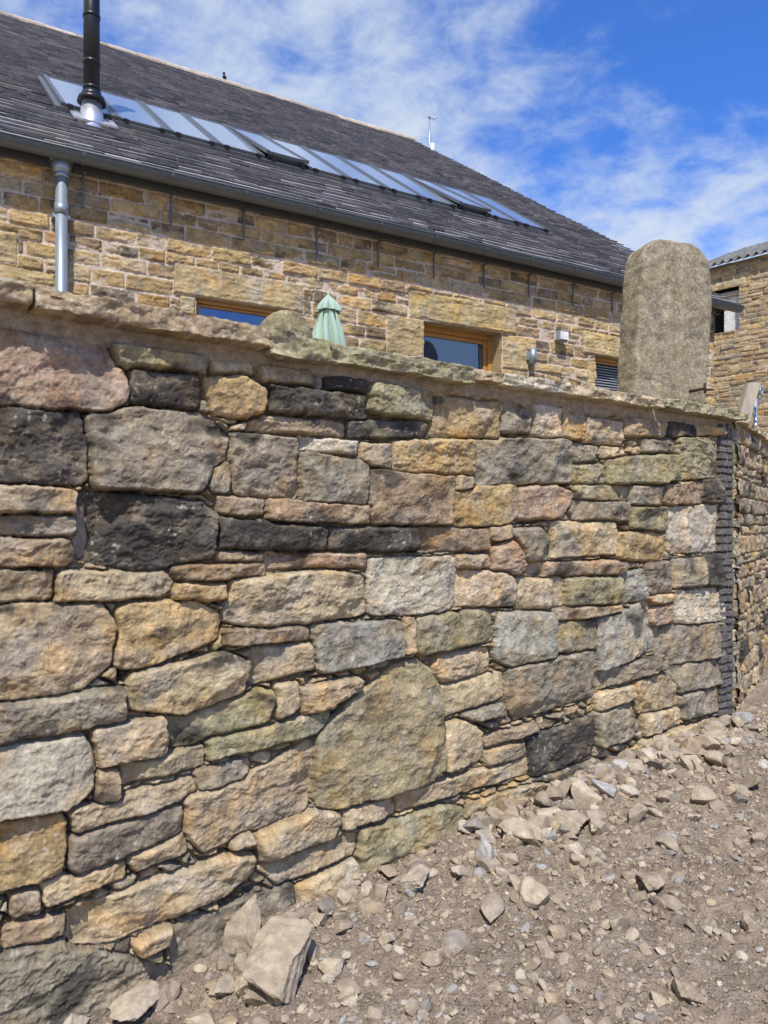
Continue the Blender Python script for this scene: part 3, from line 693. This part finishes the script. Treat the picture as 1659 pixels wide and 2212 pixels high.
# roof
tanp=.7037; cp=1/math.hypot(1,tanp); spn=tanp*cp
SL=8.60
def rpt(s,q,e):
    s,q,e=np.broadcast_arrays(np.asarray(s,float),np.asarray(q,float),np.asarray(e,float))
    hx=q*cp-e*spn; return np.stack([E[0]+dH[0]*s+nA[0]*hx,E[1]+dH[1]*s+nA[1]*hx,EZ+.05+q*spn+e*cp],-1)
def rpt_sag(s,q,e):
    return rpt(s,q,e+.012*fbm(np.asarray(s)*.6,np.asarray(q)*.6,91,2))
tV=[];tF=[];tC=[];o2=0
q=0.;row=0
cube=np.array([[0,1,3,2],[4,6,7,5],[0,4,5,1],[2,3,7,6],[0,2,6,4],[1,5,7,3]])
while q<SL:
    ga=.145-.035*q/SL
    s=-12.-rng.uniform(0,.2)
    while s<.02:
        w=rng.uniform(.12,.28); s1=min(s+w-.004,.04)
        if s1-s<.03: break
        th_=.017*rng.uniform(.75,1.35); lift=rng.uniform(0,.007); j=rng.uniform(-.008,.008); j2=j+rng.uniform(-.006,.006)
        pts=[]
        for (ss,jj) in((s,j),(s1,j2)):
            for (qq,e0,e1) in((q+jj,.012+lift,.012+lift+th_),(min(q+ga+.05,SL),-.012,.004)):
                pts.append((ss,qq,e0)); pts.append((ss,qq,e1))
        P=np.array(pts); tV.append(rpt_sag(P[:,0],P[:,1],P[:,2])); tF.append(cube+o2); o2+=8
        b=rng.choice([0,0,0,1,2,2,3]); c=np.array([(.245,.235,.24),(.27,.25,.245),(.205,.20,.212),(.31,.285,.265)][b])*rng.uniform(.78,1.13)
        tC.append(np.tile(c,(8,1)))
        s=s+w
    q+=ga; row+=1
rt=mesh_np('roof_tiles',np.concatenate(tV),np.concatenate(tF),M_tile,np.concatenate(tC),False,house)
bm=bmesh.new()
Rz=[rpt(-12,0,-.03),rpt(.02,0,-.03),rpt(.02,SL,-.03),rpt(-12,SL,-.03)]
v=[bm.verts.new(p) for p in Rz]; bm.faces.new(v)
back0=rpt(-12,SL,-.03)+np.array([nA[0]*7.03,nA[1]*7.03,-4.947]); back1=rpt(.02,SL,-.03)+np.array([nA[0]*7.03,nA[1]*7.03,-4.947])
vb=[bm.verts.new(back1),bm.verts.new(back0)]; bm.faces.new([v[3],v[2],vb[0],vb[1]]); bm.faces.new([v[1],v[2],vb[0]])
bm.faces.new([v[0],v[3],vb[1]])
me=bpy.data.meshes.new('roof_deck'); bm.to_mesh(me); bm.free()
a=me.color_attributes.new('Col','FLOAT_COLOR','POINT'); a.data.foreach_set('color',np.tile([.14,.125,.12,1],len(me.vertices))); me.materials.append(M_tile)
link(bpy.data.objects.new('roof_deck',me),house)
# ridge tiles
s=-12.; V=[];Fq=[];C=[];oo=0
while s<0:
    w=.45; l=rng.uniform(-.006,.008)
    prof=[(-.16,-.0),(-.08,.045),(0,.10),(.08,.045),(.16,0.0)]
    P=[]
    for ss in(s+.006,min(s+w-.006,.06)):
        b0=rpt(ss,SL,0.)
        for (a_,z_) in prof:
            P.append([b0[0]+nA[0]*a_,b0[1]+nA[1]*a_,b0[2]-.045+z_*1.15+l])
        for (a_,z_) in prof[::-1]:
            P.append([b0[0]+nA[0]*a_,b0[1]+nA[1]*a_,b0[2]-.085+z_+l])
    V+=P
    for k in range(10): Fq.append([oo+k,oo+(k+1)%10,oo+10+(k+1)%10,oo+10+k])
    for k in range(4):
        Fq.append([oo+k,oo+k+1,oo+8-k,oo+9-k]); Fq.append([oo+10+k,oo+11+k,oo+18-k,oo+19-k])
    c=np.array([.46,.38,.30])*rng.uniform(.7,1.15); C+= [c]*20
    oo+=20; s+=w
fix(mesh_np('ridge_tiles',V,Fq,M_tile,np.array(C),False,house),1e-6)
def un_roof(u,v,e=.04):
    D=np.array([(u-CU)/F,1,(HV-v)/F]); n=np.array([-nA[0]*spn,-nA[1]*spn,cp]); P0=rpt(0,0,e)
    t=(P0@n)/(D@n); p=t*D; w=p-P0; up=np.array([nA[0]*cp,nA[1]*cp,spn]); return float(w[:2]@dH),float(w@up),p
def rbox(nm,s0,s1,q0,q1,e0,e1,mat,parent,t0=0.,bev=0):
    bm=bmesh.new(); vs=[]
    for s_ in(s0,s1):
        for q_,t_ in((q0,t0),(q1,0)):
            for e in(e0,e1): vs.append(bm.verts.new(rpt(s_,q_,e+t_)))
    for f in cube: bm.faces.new([vs[i] for i in f])
    bmesh.ops.recalc_face_normals(bm,faces=bm.faces)
    me=bpy.data.meshes.new(nm); bm.to_mesh(me); bm.free(); me.materials.append(mat); return link(bpy.data.objects.new(nm,me),parent)
sA,qA,_=un_roof(75,165); sB,qB,_=un_roof(150,237); sC,qC,_=un_roof(1190,505)
q0=(qB*.5+qC*.5); q1=qA; s0=(sA+sB)/2; s1=sC-.05
rl=empty('rooflight_strip'); rl.parent=house
NP=12; pw=(s1-s0)/NP
M_rf=mat_proc('rooflight_frame',color=(.13,.14,.155),rough=.4,var=.1,bump=0,metal=.3)
rbox('curb',s0-.04,s1+.04,q0-.04,q1+.04,.0,.05,M_rf,rl)
for i in range(NP):
    a=s0+i*pw; t0=.05 if i in(4,9) else 0
    b=a+pw; fr=.034
    rbox('frame_a',a+.004,a+.004+fr,q0,q1,.051,.082,M_rf,rl,t0); rbox('frame_b',b-.004-fr,b-.004,q0,q1,.051,.082,M_rf,rl,t0)
    rbox('frame_c',a+.004+fr,b-.004-fr,q0,q0+.035,.051,.076,M_rf,rl,t0); rbox('frame_d',a+.004+fr,b-.004-fr,q1-.035,q1,.051,.076,M_rf,rl,0)
    rbox('pane',a+.004+fr,b-.004-fr,q0+.035,q1-.035,.06,.072,M_sky,rl,t0)
    rbox('catch',a+pw*.12,a+pw*.2,q0-.05,q0+.0,.052,.085,M_black,rl); rbox('catch_b',a+pw*.8,a+pw*.88,q0-.05,q0+.0,.052,.085,M_black,rl)
# flue
_,_,fb=un_roof(207,262,.03); k=fb[1]/F
fl=empty('flue_pipe'); fl.parent=house
zt=lambda v: (HV-v)/F*fb[1]
fx=(198-CU)/F*fb[1]; fy=fb[1]
tube('flashing_cone',(fx+.03*0,fy,fb[2]-.25),(fx,fy,zt(222)),34*k,20*k,M_silver,fl,28)
tube('collar',(fx,fy,zt(223)),(fx,fy,zt(212)),30*k,27*k,M_black,fl,28)
tube('collar_neck',(fx,fy,zt(214)),(fx,fy,zt(200)),22*k,20*k,M_black,fl,28)
tube('pipe',(fx,fy,zt(205)),(fx,fy,zt(-160)),17*k,16.5*k,M_black,fl,28)
for v_ in(196,140,40): tube('joint_band',(fx,fy,zt(v_)),(fx,fy,zt(v_-7)),18.2*k,18.2*k,M_black,fl,28)
tube('cowl',(fx,fy,zt(-150)),(fx,fy,zt(-190)),26*k,20*k,M_black,fl,28)
sf,qf,_=un_roof(207,262,.03); rbox('flashing_apron',sf-.18,sf+.16,qf-.10,qf+.28,.03,.045,M_silver,fl)
# gutter
V=[];Fq=[];Rg=.062
ang=np.linspace(math.pi,2*math.pi,13); prof=[(math.cos(a)*Rg,math.sin(a)*Rg) for a in ang]+[(math.cos(a)*(Rg-.006),math.sin(a)*(Rg-.006)) for a in ang[::-1]]
n=len(prof)
for s_ in(-12,.06):
    for (a_,z_) in prof: V.append(EV.pt(s_,EZ+.03+z_,a_+.01))
Fq=[[k_,(k_+1)%n,n+(k_+1)%n,n+k_] for k_ in range(n)]
g=mesh_np('gutter',V,Fq,M_gut,None,True,house); fix(g,1e-6)
tube('gutter_bead',EV.pt(-12,EZ+.03,.072),EV.pt(.06,EZ+.03,.072),.008,.008,M_gut,house,10)
box('fascia',HW,-12,-.2,2.46,2.53,-.03,.04,M_gut,house)
for u_ in(-60,178,368,525,683,815,935,1043,1140,1235,1320,1420,1540):
    s_=EV.un(u_,500)[0]
    ringV=[];ringF=[]
    for dx in(-.012,.012):
        for a_ in ang: ringV.append(EV.pt(s_+dx,EZ+.03+math.sin(a_)*(Rg+.005),math.cos(a_)*(Rg+.005)+.01))
    ringF=[[k_,k_+1,13+k_+1,13+k_] for k_ in range(12)]
    mesh_np('gutter_strap',ringV,ringF,M_gut,None,True,house)
    sw=HW.un(u_-1,500)[0]
    box('bracket_arm',HW,sw-.006,sw+.006,2.43,2.442,.0,.10,M_gut,house)
    box('thin_wall_strip',HW,sw-.006,sw+.006,2.22,2.43,.02,.03,M_gut,house)  # thin dark upright strip on the wall below each gutter strap
# hopper + downpipe
sD,_=HW.un(133,450,.09)
dp=empty('downpipe'); dp.parent=house
def fpt(z): return HW.pt(sD,z,.08)
zv=lambda v:HW.un(133,v,.09)[1]
tube('hopper_top',fpt(zv(352)),fpt(zv(330)),.075,.078,M_zinc,dp,24); tube('hopper_cone',fpt(zv(378)),fpt(zv(352)),.043,.075,M_zinc,dp,24)
tube('pipe',fpt(-.3),fpt(zv(375)),.040,.040,M_zinc,dp,24); tube('socket',fpt(zv(462)),fpt(zv(440)),.046,.046,M_zinc,dp,24); tube('socket_b',fpt(zv(384)),fpt(zv(374)),.048,.048,M_zinc,dp,24)
box('pipe_clip',HW,sD-.055,sD+.055,zv(470),zv(462),0,.085,M_zinc,dp)
# wall lights
wl=empty('wall_floodlight'); wl.parent=house
a,z=HW.un(1206,735,.08); b,_=HW.un(1226,735,.08); z2=HW.un(1206,713,.08)[1]
box('back_plate',HW,a+.02,b-.01,z+.02,z2-.02,0,.03,M_white,wl); box('lamp_head',HW,a,b,z,z2,.04,.10,M_blind,wl,.01); box('lens',HW,a+.01,b-.01,z+.012,z2-.012,.1005,.104,M_white,wl)
a,z=HW.un(1150,785,.06); z2=HW.un(1150,753,.06)[1]; ul=empty('up_down_wall_light'); ul.parent=house
tube('cylinder',HW.pt(a,z,.07),HW.pt(a,z2,.07),.033,.033,M_zinc,ul,20); box('mount',HW,a-.045,a-.0,(z+z2)/2-.04,(z+z2)/2+.04,0,.045,M_zinc,ul,.004)
# antenna
an=empty('tv_antenna'); an.parent=house
ax_,ay_=.0591*14.45,14.45; zz_=lambda v:(HV-v)/F*ay_
tube('mast',(ax_,ay_,6.3),(ax_,ay_,zz_(248)),.014,.014,M_zinc,an,8)
tube('boom',(ax_-.03,ay_,zz_(252)),(ax_+.13,ay_-.1,zz_(262)),.008,.008,M_zinc,an,6)
for i in range(7): tube('element',(ax_-.02+.02*i,ay_-.015*i,zz_(251+1.5*i)-.05),(ax_-.02+.02*i,ay_-.015*i,zz_(251+1.5*i)+.05),.004,.004,M_zinc,an,6)
tube('reflector',(ax_-.05,ay_,zz_(300)),(ax_+.06,ay_,zz_(300)),.006,.006,M_zinc,an,6)
box('junction_box',Frame((ax_,ay_),(1,0),(0,-1)),.02,.09,zz_(328),zz_(310),-.02,.03,M_white,an)
# bird on the ridge
D=np.array([(485-CU)/F,1.]); 
tt=((rpt(0,SL,0)[:2])@(-nA))/(D@(-nA)); bp=np.array([D[0]*tt,tt,rpt(0,SL,0)[2]+.07])
V,Fc=ico(2); Vb=V*np.array([.035,.06,.04])+bp+np.array([0,0,.03]); Vh=V*.024+bp+np.array([0,-.05,.075])
tV_=V*np.array([.012,.05,.01])+bp+np.array([0,.08,.01])
mesh_np('bird',np.concatenate([Vb,Vh,tV_]),np.concatenate([Fc,Fc+len(V),Fc+2*len(V)]),M_black)

# ---------------------------------------------------------------- standing stone & post
def stele(name,y,rows,depth,axis_,bottom,seed,p=4.,base=(.27,.235,.15),moss=.5):
    k=y/F; ax=np.array(axis_)/np.hypot(*axis_); bx=np.array([ax[1],-ax[0]])
    v=np.array([r_[0] for r_ in rows],float); uL=np.array([r_[1] for r_ in rows],float); uR=np.array([r_[2] for r_ in rows],float)
    zs=(HV-v)*k; zz=np.concatenate([np.linspace(bottom,zs[-2],190),np.linspace(zs[-2],zs[-1],10)[1:]])
    L=np.interp(zz,zs,(uL-CU)*k); R_=np.interp(zz,zs,(uR-CU)*k)
    na=220; th_=np.linspace(0,2*math.pi,na,endpoint=False); V=[]
    for i,z in enumerate(zz):
        c=(L[i]+R_[i])/2; w=(R_[i]-L[i])/2/abs(ax[0])*.985; wm=(R_-L).max()/2
        dd=depth*min(1,(w/wm/ .97)**.2)
        ca,sa=np.cos(th_),np.sin(th_); rad=(np.abs(ca)**p+np.abs(sa)**p)**(-1/p)
        a=ca*rad*w; b=sa*rad*dd
        nb=.010*fbm(a*4+3,z*4+seed,seed+7,3)+.006*fbm(a*14,z*14+seed,seed+2,4)+.0035*fbm(a*45,z*45+seed,seed+5,3)
        ql=(fbm(a*3+seed,z*3,seed+15,3)+1)*3.5; nb=nb+.016*((np.floor(ql)+sst(.42,.58,ql-np.floor(ql)))/3.5-1)
        ed=.008*fbm(0*b+seed+np.sign(a)*3,z*6,seed+11,4)+.005*fbm(b*9+seed,z*22,seed+12,3)
        a=a+np.sign(ca)*ed*min(1,w/.1); b=b+np.sign(sa)*nb*min(1,w/.1)
        x=c+ax[0]*a+bx[0]*b; yy=y+depth*.5+ax[1]*a+bx[1]*b
        V.append(np.stack([x,yy,z+0*x+.008*fbm(a*8+seed,b*8,seed+21,3)*sst(.0,1.,(i/len(zz)-.8)*6)],-1))
    V=np.array(V); nzz=len(zz); I=np.arange(nzz*na).reshape(nzz,na); J=np.roll(I,-1,1)
    Fq=np.stack([I[:-1],J[:-1],J[1:],I[1:]],-1).reshape(-1,4)
    Vf=V.reshape(-1,3)
    Vf=np.concatenate([Vf,[V[-1].mean(0)+np.array([0,0,.003])]])
    n1=fbm(Vf[:,0]*5+Vf[:,1]*4,Vf[:,2]*5,seed,4); n2=fbm(Vf[:,0]*14+Vf[:,1]*12,Vf[:,2]*14,seed+3,4); n3=fbm(Vf[:,0]*45+Vf[:,1]*30,Vf[:,2]*45,seed+5,2)
    C=np.array(base)*(1+.28*n1+.3*n2+.2*n3)[:,None]
    g_=sst(-.1,.35,n1)[:,None]*moss; C=C*(1-g_)+np.array([.27,.235,.125])*g_
    l_=sst(.2,.45,n3)[:,None]*.5; C=C*(1-l_)+np.array([.48,.43,.32])*l_
    d_=sst(.12,.45,n2)[:,None]*.5; C=C*(1-d_)+np.array([.13,.11,.08])*d_
    ob=mesh_np(name,Vf,Fq,M_stand,np.clip(C,.02,.6)); 
    bm=bmesh.new(); bm.from_mesh(ob.data); bm.verts.ensure_lookup_table()
    for i in range(na):
        f=bm.faces.new([bm.verts[int(I[-1,i])],bm.verts[int(I[-1,(i+1)%na])],bm.verts[len(Vf)-1]]); f.smooth=True
    bmesh.ops.recalc_face_normals(bm,faces=bm.faces[:]); bm.to_mesh(ob.data); bm.free()
    return ob
stone=stele('standing_stone',6.05,[(1215,1342,1512),(900,1344,1518),(845,1346,1523),(750,1351,1531),(700,1354,1534),(620,1359,1536),(585,1362,1533),(562,1366,1528),(547,1372,1520),(537,1380,1509),(530,1391,1497),(526,1404,1484),(524,1416,1472)],.13,(.95,.31),-.32,3,p=14,base=(.34,.285,.20),moss=.4)
stele('stone_post',4.15,[(1260,560,668),(760,559,669),(715,560,668),(695,566,660),(682,577,650),(674,592,636),(671,606,622)],.11,(.9,.43),-.32,8,p=2.6,base=(.34,.28,.165))
hk=empty('iron_gate_pintle')
hx,hy,hz=(1512-CU)/F*5.85,5.85,(HV-840)/F*5.85
tube('shank',(hx-.03,hy+.12,hz),(hx+.03,hy-.02,hz),.012,.012,M_rust,hk,10); tube('pin',(hx+.03,hy-.02,hz-.035),(hx+.03,hy-.02,hz+.04),.010,.009,M_rust,hk,10)
tube('strap',(hx+.03,hy-.02,hz-.01),(hx+.085,hy-.04,hz-.012),.009,.009,M_rust,hk,8)
# ---------------------------------------------------------------- parasol
pa=empty('garden_parasol'); y=5.2;k=y/F
px=(709-CU)/F*y
def pleat(name,rows,n=8,ampl=.22,seed=0,shx=0):
    na=96; th_=np.linspace(0,2*math.pi,na,endpoint=False); V=[]
    for (v,r_,am) in rows:
        w=np.abs(np.cos(th_*n/2+.3+.5*math.sin(v*.03)))**.8
        rr=r_*k*(1-am+am*w*1.3+.08*np.sin(th_*3+seed))
        V.append(np.stack([px+shx*k+rr*np.cos(th_),y+rr*np.sin(th_),(HV-v)*k+0*rr-.008*w*(1 if v==rows[-1][0] else 0)],-1))
    V=np.array(V); m=len(rows); I=np.arange(m*na).reshape(m,na); J=np.roll(I,-1,1)
    return mesh_np(name,V.reshape(-1,3),np.stack([I[:-1],I[1:],J[1:],J[:-1]],-1).reshape(-1,4),M_fab,None,True,pa)
pleat('canopy_skirt',[(655,7,.2),(664,13,.3),(675,18,.4),(690,22,.45),(710,28,.5),(730,32,.5),(750,35,.5),(775,34,.5),(800,28,.5),(830,20,.4)],n=8)
pleat('top_vent',[(637,2,0),(641,6,.05),(648,13,.15),(656,19,.3),(664,24,.38),(671,26,.45)],n=8,seed=1)
tube('finial',(px,y,(HV-640)*k),(px,y,(HV-631)*k),.010,.005,M_fab,pa,10); tube('pole',(px,y,-.3),(px,y,(HV-650)*k),.019,.019,M_wood,pa,12)
tube('base',(px,y,-.3),(px,y,-.22),.24,.2,M_gut,pa,24)
# ---------------------------------------------------------------- barn
barn=empty('stone_barn')
BF=Frame((6.2,14.),(.678,-.735),(-.735,-.678)); BE=4.73
bop=(BF.un(1536,640)[0]-.05,BF.un(1597,640)[0],BF.un(1597,712)[1],BF.un(1597,618)[1])
bl=dict(poly=[(BF.un(1528,600)[0],bop[3]),(BF.un(1612,600)[0],bop[3]),(BF.un(1612,600)[0],bop[3]+.14),(BF.un(1528,600)[0],bop[3]+.14)],col=(.46,.37,.24),sp=True,T=.01,db=-.3,k=.06)
bs=gen_courses(-1,7,-.35,4.8,(.08,.12),(.14,.36),'YTBGYBT',44,T=(-.004,.014),gap=.005,k=.15)
for s_ in bs: s_['db']=-.2
stone_field('barn_wall',BF,np.concatenate([np.arange(-.6,1.4,.014),np.arange(1.4,7,.04)]),np.arange(-.3,4.72,.014),[bl]+bs,M_house,barn,grow=.004,warp=.008,mort=(-.008,.0),mcol=(.46,.37,.27),filler=False,rough=.5,profR=(.010,.02),holes=[bop],strata_all=.8,seed=15,wf=6.)
box('barn_core',BF,-.58,7,-.3,4.6,-5,-.35,M_dark,barn)
box('boarding',BF,bop[0]+.25,bop[1]+.0,bop[2],bop[3]-.12,-.14,-.1,M_white,barn); box('door_rail',BF,bop[0],bop[1],bop[3]-.12,bop[3]-.05,-.2,-.05,M_plank,barn)
sc=np.arange(-.75,7.2,.0125); w_=np.linspace(-.15,2.6,26)
Wm,Sm=np.meshgrid(w_,sc,indexing='ij'); co=.03*np.sin(Sm*2*math.pi/.146)
Pz=BE+.05+Wm*.40+co+.01*fbm(Sm*2,Wm*2,5,2)
V=BF.pt(Sm,Pz,-Wm); I=np.arange(Sm.size).reshape(Sm.shape); Fq=np.stack([I[:-1,:-1],I[:-1,1:],I[1:,1:],I[1:,:-1]],-1).reshape(-1,4)
cn=fbm(Sm*8,Wm*8,6,4); C=np.array([.14,.135,.13])*(1+.5*cn)[...,None]; l_=sst(.1,.4,fbm(Sm*20,Wm*20,8,3))[...,None]*.35; C=C*(1-l_)+np.array([.3,.29,.24])*l_
r=mesh_np('corrugated_roof',V.reshape(-1,3),Fq,M_cor,np.clip(C,.03,.5).reshape(-1,3),True,barn)
md=r.modifiers.new('t','SOLIDIFY'); md.thickness=.012
pk=empty('timber_gate_post')
py=6.9; kx=py/F
FP=Frame(((1608-CU)*kx,py),(1,0),(0,-1))
bmm=box('post',FP,-.055,.055,-.3,(HV-828)*kx,-.05,.05,M_plank,pk,.006)
for v_ in bmm.data.vertices: v_.co.x+=(v_.co.z-1.0)*.28
gl=empty('galvanised_gate_chain')
gxx=(1642-CU)*kx
for i,(dv,rr) in enumerate(((835,.022),(845,.026),(856,.024),(866,.02))):
    bpy.ops.mesh.primitive_torus_add(location=(gxx,py-.02*(i%2),(HV-dv)*kx),rotation=(1.2*(i%2)+.3,.4*i,.7*i),major_radius=rr,minor_radius=.007,major_segments=20,minor_segments=8)
    t=bpy.context.object; t.name='chain_link'; t.data.materials.append(M_zinc); t.parent=gl
tube('gate_tube',(gxx+.03,py+.15,-.3),(gxx+.03,py+.15,(HV-838)*kx),.02,.02,M_zinc,gl,12)

# ---------------------------------------------------------------- world, sun, camera
w=bpy.data.worlds.new('World'); scene.world=w; w.use_nodes=True; nt=w.node_tree; L=nt.links
bg=nt.nodes['Background']; bg.inputs['Strength'].default_value=.11
el=math.radians(56); az=math.atan2(-.02,-1)
sky=nt.nodes.new('ShaderNodeTexSky'); sky.sky_type='NISHITA'; sky.sun_disc=False; sky.sun_elevation=el; sky.sun_rotation=az; sky.altitude=200; sky.dust_density=.4; sky.ozone_density=2.5
tc=nt.nodes.new('ShaderNodeTexCoord'); sx=nt.nodes.new('ShaderNodeSeparateXYZ'); L.new(tc.outputs['Generated'],sx.inputs[0])
def mth(op,a,b=None,c=None):
    n=nt.nodes.new('ShaderNodeMath'); n.operation=op
    for i,x in enumerate((a,b,c)):
        if x is None: continue
        if isinstance(x,(int,float)): n.inputs[i].default_value=x
        else: L.new(x,n.inputs[i])
    return n.outputs[0]
zc=mth('ADD',mth('MAXIMUM',sx.outputs[2],0.0),.35)
cx=mth('DIVIDE',sx.outputs[0],zc); cy=mth('DIVIDE',sx.outputs[1],zc)
cb=nt.nodes.new('ShaderNodeCombineXYZ'); L.new(cx,cb.inputs[0]); L.new(cy,cb.inputs[1])
mp=nt.nodes.new('ShaderNodeMapping'); mp.inputs['Rotation'].default_value=(0,0,.6); mp.inputs['Scale'].default_value=(1.4,1.6,1); mp.inputs['Location'].default_value=(3.1,1.7,0); L.new(cb.outputs[0],mp.inputs[0])
na_=nt.nodes.new('ShaderNodeTexNoise'); na_.inputs['Scale'].default_value=1.5; na_.inputs['Detail'].default_value=9; na_.inputs['Roughness'].default_value=.58; na_.inputs['Distortion'].default_value=.2; L.new(mp.outputs[0],na_.inputs['Vector'])
nb_=nt.nodes.new('ShaderNodeTexNoise'); nb_.inputs['Scale'].default_value=8; nb_.inputs['Detail'].default_value=9; nb_.inputs['Roughness'].default_value=.62; nb_.inputs['Distortion'].default_value=.25; L.new(mp.outputs[0],nb_.inputs['Vector'])
msk=mth('ADD',mth('MULTIPLY',na_.outputs[0],.75),mth('MULTIPLY',nb_.outputs[0],.42))
lowb=mth('MULTIPLY',mth('SUBTRACT',.48,sx.outputs[2]),1.15)
lowb=mth('MAXIMUM',lowb,-.03)
lft=mth('MULTIPLY',sx.outputs[0],-.30)
msk=mth('ADD',msk,mth('ADD',lowb,lft))
mr=nt.nodes.new('ShaderNodeMapRange'); mr.interpolation_type='SMOOTHSTEP'; mr.inputs[1].default_value=.48; mr.inputs[2].default_value=.78; mr.inputs[3].default_value=0; mr.inputs[4].default_value=.9; L.new(msk,mr.inputs[0])
tint=nt.nodes.new('ShaderNodeMix'); tint.data_type='RGBA'; tint.blend_type='MULTIPLY'; tint.inputs[0].default_value=1
L.new(sky.outputs[0],tint.inputs[6]); tint.inputs[7].default_value=(.60,1.15,2.1,1)
mix=nt.nodes.new('ShaderNodeMix'); mix.data_type='RGBA'; L.new(mr.outputs[0],mix.inputs[0]); L.new(tint.outputs[2],mix.inputs[6]); mix.inputs[7].default_value=(6.3,7.1,8.0,1)
L.new(mix.outputs[2],bg.inputs['Color'])
ld=bpy.data.lights.new('sun','SUN'); ld.energy=5.0; ld.angle=math.radians(.53); ld.color=(1,.955,.88)
lo=bpy.data.objects.new('sun',ld); scene.collection.objects.link(lo)
Ls=Vector((math.sin(az)*math.cos(el),math.cos(az)*math.cos(el),math.sin(el))); lo.rotation_euler=Ls.to_track_quat('Z','Y').to_euler()
cam=bpy.data.cameras.new('camera'); co_=bpy.data.objects.new('camera',cam); scene.collection.objects.link(co_)
cam.sensor_fit='HORIZONTAL'; cam.sensor_width=36; cam.lens=36; cam.shift_y=24/1659; cam.clip_start=.05; cam.clip_end=2000
co_.location=(0,0,0); co_.rotation_euler=(math.radians(90),0,0)
scene.camera=co_
scene.view_settings.view_transform='Standard'; scene.view_settings.look='None'; scene.view_settings.exposure=0
